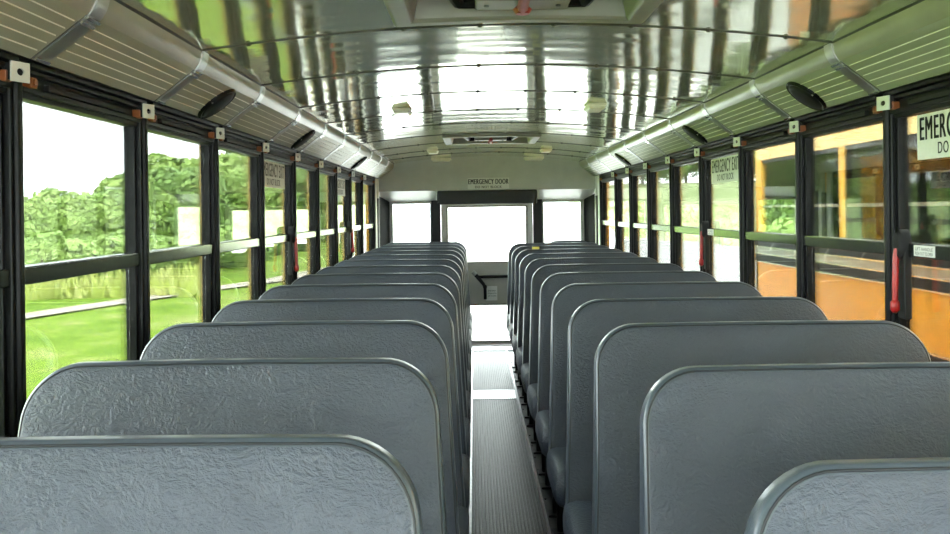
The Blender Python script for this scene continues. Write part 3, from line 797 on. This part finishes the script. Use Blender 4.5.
# low shrubs in front of the trees
rg = random.Random(21)
sh = empty('low_shrub', (0,0,0)); blobs = []
for k in range(6): blobs.append((rg.uniform(-.9,.9), rg.uniform(-.9,.9), rg.uniform(.25,.75), rg.uniform(.4,.65)))
leaf_cloud(1500, blobs, .13, rg).build('crown', M['leaf_light'], sh)
MB().tube([(0,0,-.1), (.03,.02,.3), (.05,0,.7)], [.05,.04,.015], 6).build('stem', M['bark'], sh, smooth=True)
SH = [(.463,30),(.418,31.5),(.437,35),(.385,33),(.372,37),(.336,36),(.345,41),(.305,38),(.292,44),(.265,42),(.238,48),(.212,52),(.186,57)]
for i, (q, y) in enumerate(SH):
    o = sh if i == 0 else copy_tree(sh)
    x = -q*y + CAMX
    o.location = (x, y, lawn_h(x,y)); o.scale = (rg.uniform(.9,1.5),)*3; o.rotation_euler.z = rg.uniform(0, 6.28)
    tag(o, 'low light green shrub on the grass before the left-hand trees, %s from the near end' % ORD[i], 'shrub', 'low shrubs on the lawn')
# tall weeds between path and trees
wd = MB(); rg = random.Random(9)
for _ in range(5200):
    y = rg.uniform(26, 48); x = -(.27+.25*rg.random())*y*rg.uniform(.9,1.05) - 1.2
    z = lawn_h(x,y); h = rg.uniform(.15,.6); w_ = rg.uniform(.10,.25); a = rg.uniform(0,PI); lx, ly = rg.uniform(-.25,.25), rg.uniform(-.25,.25)
    wd.add([(x-w_*math.cos(a), y-w_*math.sin(a), z-.05), (x+w_*math.cos(a), y+w_*math.sin(a), z-.05), (x+lx, y+ly, z+h)], [(0,1,2)])
wo = wd.build('tall_weeds', M['weeds'], origin=(-18,44,GZ)); tag(wo, 'tall rough grass and weeds in front of the left-hand trees', 'weeds', kind='stuff')

# ------------------------------------------------------------------ the yellow bus parked alongside
BX0, BX1 = 2.565, 4.90; BY0, BY1 = -3.2, 8.92
bus = empty('school_bus', ((BX0+BX1)/2, (BY0+BY1)/2, GZ))
ZW0, ZW1 = 1.115, 1.87
bb = MB()
bb.box(BX0, BX0+.05, BY0, BY1, -.45, ZW0-.16); bb.box(BX1-.05, BX1, BY0, BY1, -.45, ZW0)
bb.box(BX0, BX1, BY1-.05, BY1, -.45, ZW0); bb.box(BX0, BX1, BY0, BY0+.05, -.45, ZW0)
bb.box(BX0+.05, BX1-.05, BY0, BY1, -.1, 0)
bb.build('body', M['yellow'], bus)
rfm = MB(); rp = [(BX0, ZW1)]
for k in range(17):
    a = PI - PI*k/16; rp.append(((BX0+BX1)/2 + math.cos(a)*(BX1-BX0)/2*.985, ZW1+.16 + math.sin(a)*.34))
rp.append((BX1, ZW1))
rfm.prism_y(rp + [(BX1-.06, ZW1+.02)] + [((BX0+BX1)/2 - math.cos(PI-PI*k/16)*-1*(BX1-BX0)/2*.93, ZW1+.13+math.sin(PI*k/16)*.30) for k in range(16,-1,-1)][::1] + [(BX0+.06, ZW1+.02)], BY0, BY1) if False else None
inner = [((BX0+BX1)/2 + math.cos(PI*k/16)*(BX1-BX0)/2*.93, ZW1+.12 + math.sin(PI*k/16)*.32) for k in range(17)]
pr = rp + [(BX1-.06, ZW1)] + inner + [(BX0+.06, ZW1)]
vs = [(p[0],BY0,p[1]) for p in pr] + [(p[0],BY1,p[1]) for p in pr]; n = len(pr)
rfm.add(vs, [(i, i+n, (i+1)%n+n, (i+1)%n) for i in range(n)])
rfm.box(BX0+.05, BX1-.05, BY1-.05, BY1, ZW1, ZW1+.44); rfm.box(BX0+.05, BX1-.05, BY0, BY0+.05, ZW1, ZW1+.44)
rfm.build('roof', M['yellow_roof'], bus)
ends = [BY1-.09, 6.84]
while ends[-1] > BY0+1: ends.append(ends[-1]-1.65)
for x0, x1 in ((BX0, BX0+.06), (BX1-.06, BX1)):
    for j, y in enumerate(ends):
        w_ = .17 if j == 0 else .10
        MB().box(x0, x1, y-w_/2, y+w_/2, ZW0, ZW1).build('pillar', M['yellow_pillar'], bus, bevel=.006)
    for j in range(len(ends)-1):
        a, b = ends[j+1]+.04, ends[j]-.04
        fm = MB(); t = .035
        fm.box(x0+.008, x1-.008, a, a+t, ZW0, ZW1); fm.box(x0+.008, x1-.008, b-t, b, ZW0, ZW1); fm.box(x0+.008, x1-.008, a, b, ZW1-.03, ZW1); fm.box(x0+.008, x1-.008, a, b, ZW0, ZW0+.03)
        fo = fm.build('window', M['black'], bus)
        MB().box(x0+.012, x1-.012, a, b, 1.425, 1.448).build('window_rail', M['strap'], fo)
        MB().box((x0+x1)/2-.002, (x0+x1)/2+.002, a, b, ZW0, ZW1).build('pane', M['glass_bus'], fo)
# rails under the windows
rl = MB().box(BX0-.012, BX0+.05, BY0, BY1, 1.062, ZW0); rl.box(BX0-.012, BX0+.05, BY0, BY1, .92, .995); rl.build('rub_rail', M['black'], bus, bevel=.006)
MB().box(BX0-.004, BX0+.05, BY0, BY1, .995, 1.062).build('window_ledge', M['strap'], bus)
for z in (1.110, 1.057, .991, .914): MB().box(BX0-.016, BX0-.002, BY0, BY1, z, z+.010).build('bright_strip', M['chrome'], bus)
r2 = MB().box(BX0-.02, BX0+.01, BY0, BY1, .455, .55); r2o = r2.build('rub_rail', M['black'], bus, bevel=.006)
MB().box(BX0-.024, BX0-.005, BY0, BY1,  .545, .557).build('bright_strip', M['chrome'], bus)
MB().box(BX0-.02, BX0+.01, BY0, BY1, .05, .12).build('rub_rail', M['black'], bus, bevel=.006)
for j in range(11):
    y = BY1-.75 - j*.82
    for xa, xb in ((BX0+.12, BX0+.98), (BX1-.98, BX1-.12)):
        sm = MB(); ring = []
        for k in range(9): a = PI - PI*k/8*.5; ring.append((xa+.12+.12*math.cos(a), 1.38-.12+.12*math.sin(a)))
        for k in range(9): a = PI/2 - PI*k/8*.5; ring.append((xb-.12+.12*math.cos(a), 1.38-.12+.12*math.sin(a)))
        ring += [(xb,.5), (xa,.5)]
        sm.prism_y(ring, y, y+.09); sm.build('seat_back', M['seat_dark'], bus)
for y in (5.4, -1.6):
    for x0, x1 in ((BX0+.03, BX0+.30), (BX1-.30, BX1-.03)):
        wh = MB().tube([(x0,y,GZ+.48), (x0+.02,y,GZ+.48), (x1-.02,y,GZ+.48), (x1,y,GZ+.48)], [.42,.48,.48,.42], 28)
        wo = wh.build('wheel', M['tyre'], bus, smooth=True, angle=40)
        MB().tube([(x0-.005,y,GZ+.48), (x1+.005,y,GZ+.48)], .24, 24).build('hub', M['strap'], wo, smooth=True, angle=40)
tag(bus, 'yellow school bus parked alongside, seen through the right-hand windows', 'bus')

# ------------------------------------------------------------------ light and camera
wld = bpy.data.worlds.new('overcast_sky'); scene.world = wld; wld.use_nodes = True
bg = wld.node_tree.nodes['Background']; bg.inputs['Color'].default_value = (.95, .985, 1.0, 1); bg.inputs['Strength'].default_value = 4.0

cam = bpy.data.cameras.new('camera'); co = bpy.data.objects.new('camera', cam); COL.objects.link(co)
co.location = (CAMX, 0, EYE); co.rotation_euler = (PI/2, .013, 0)      # held very slightly tilted
cam.sensor_width = 36; cam.lens = 36*930/950
cam.shift_x = (475-474)/950; cam.shift_y = -(267-211)/950
cam.clip_start = .05; cam.clip_end = 500
scene.camera = co
scene.view_settings.view_transform = 'Standard'; scene.view_settings.look = 'None'
scene.view_settings.gamma = 1; scene.view_settings.use_curve_mapping = False
scene.view_settings.exposure = 2.0
scene.cycles.max_bounces = 10; scene.cycles.diffuse_bounces = 5; scene.cycles.glossy_bounces = 6; scene.cycles.transparent_max_bounces = 24
scene.cycles.sample_clamp_indirect = 12
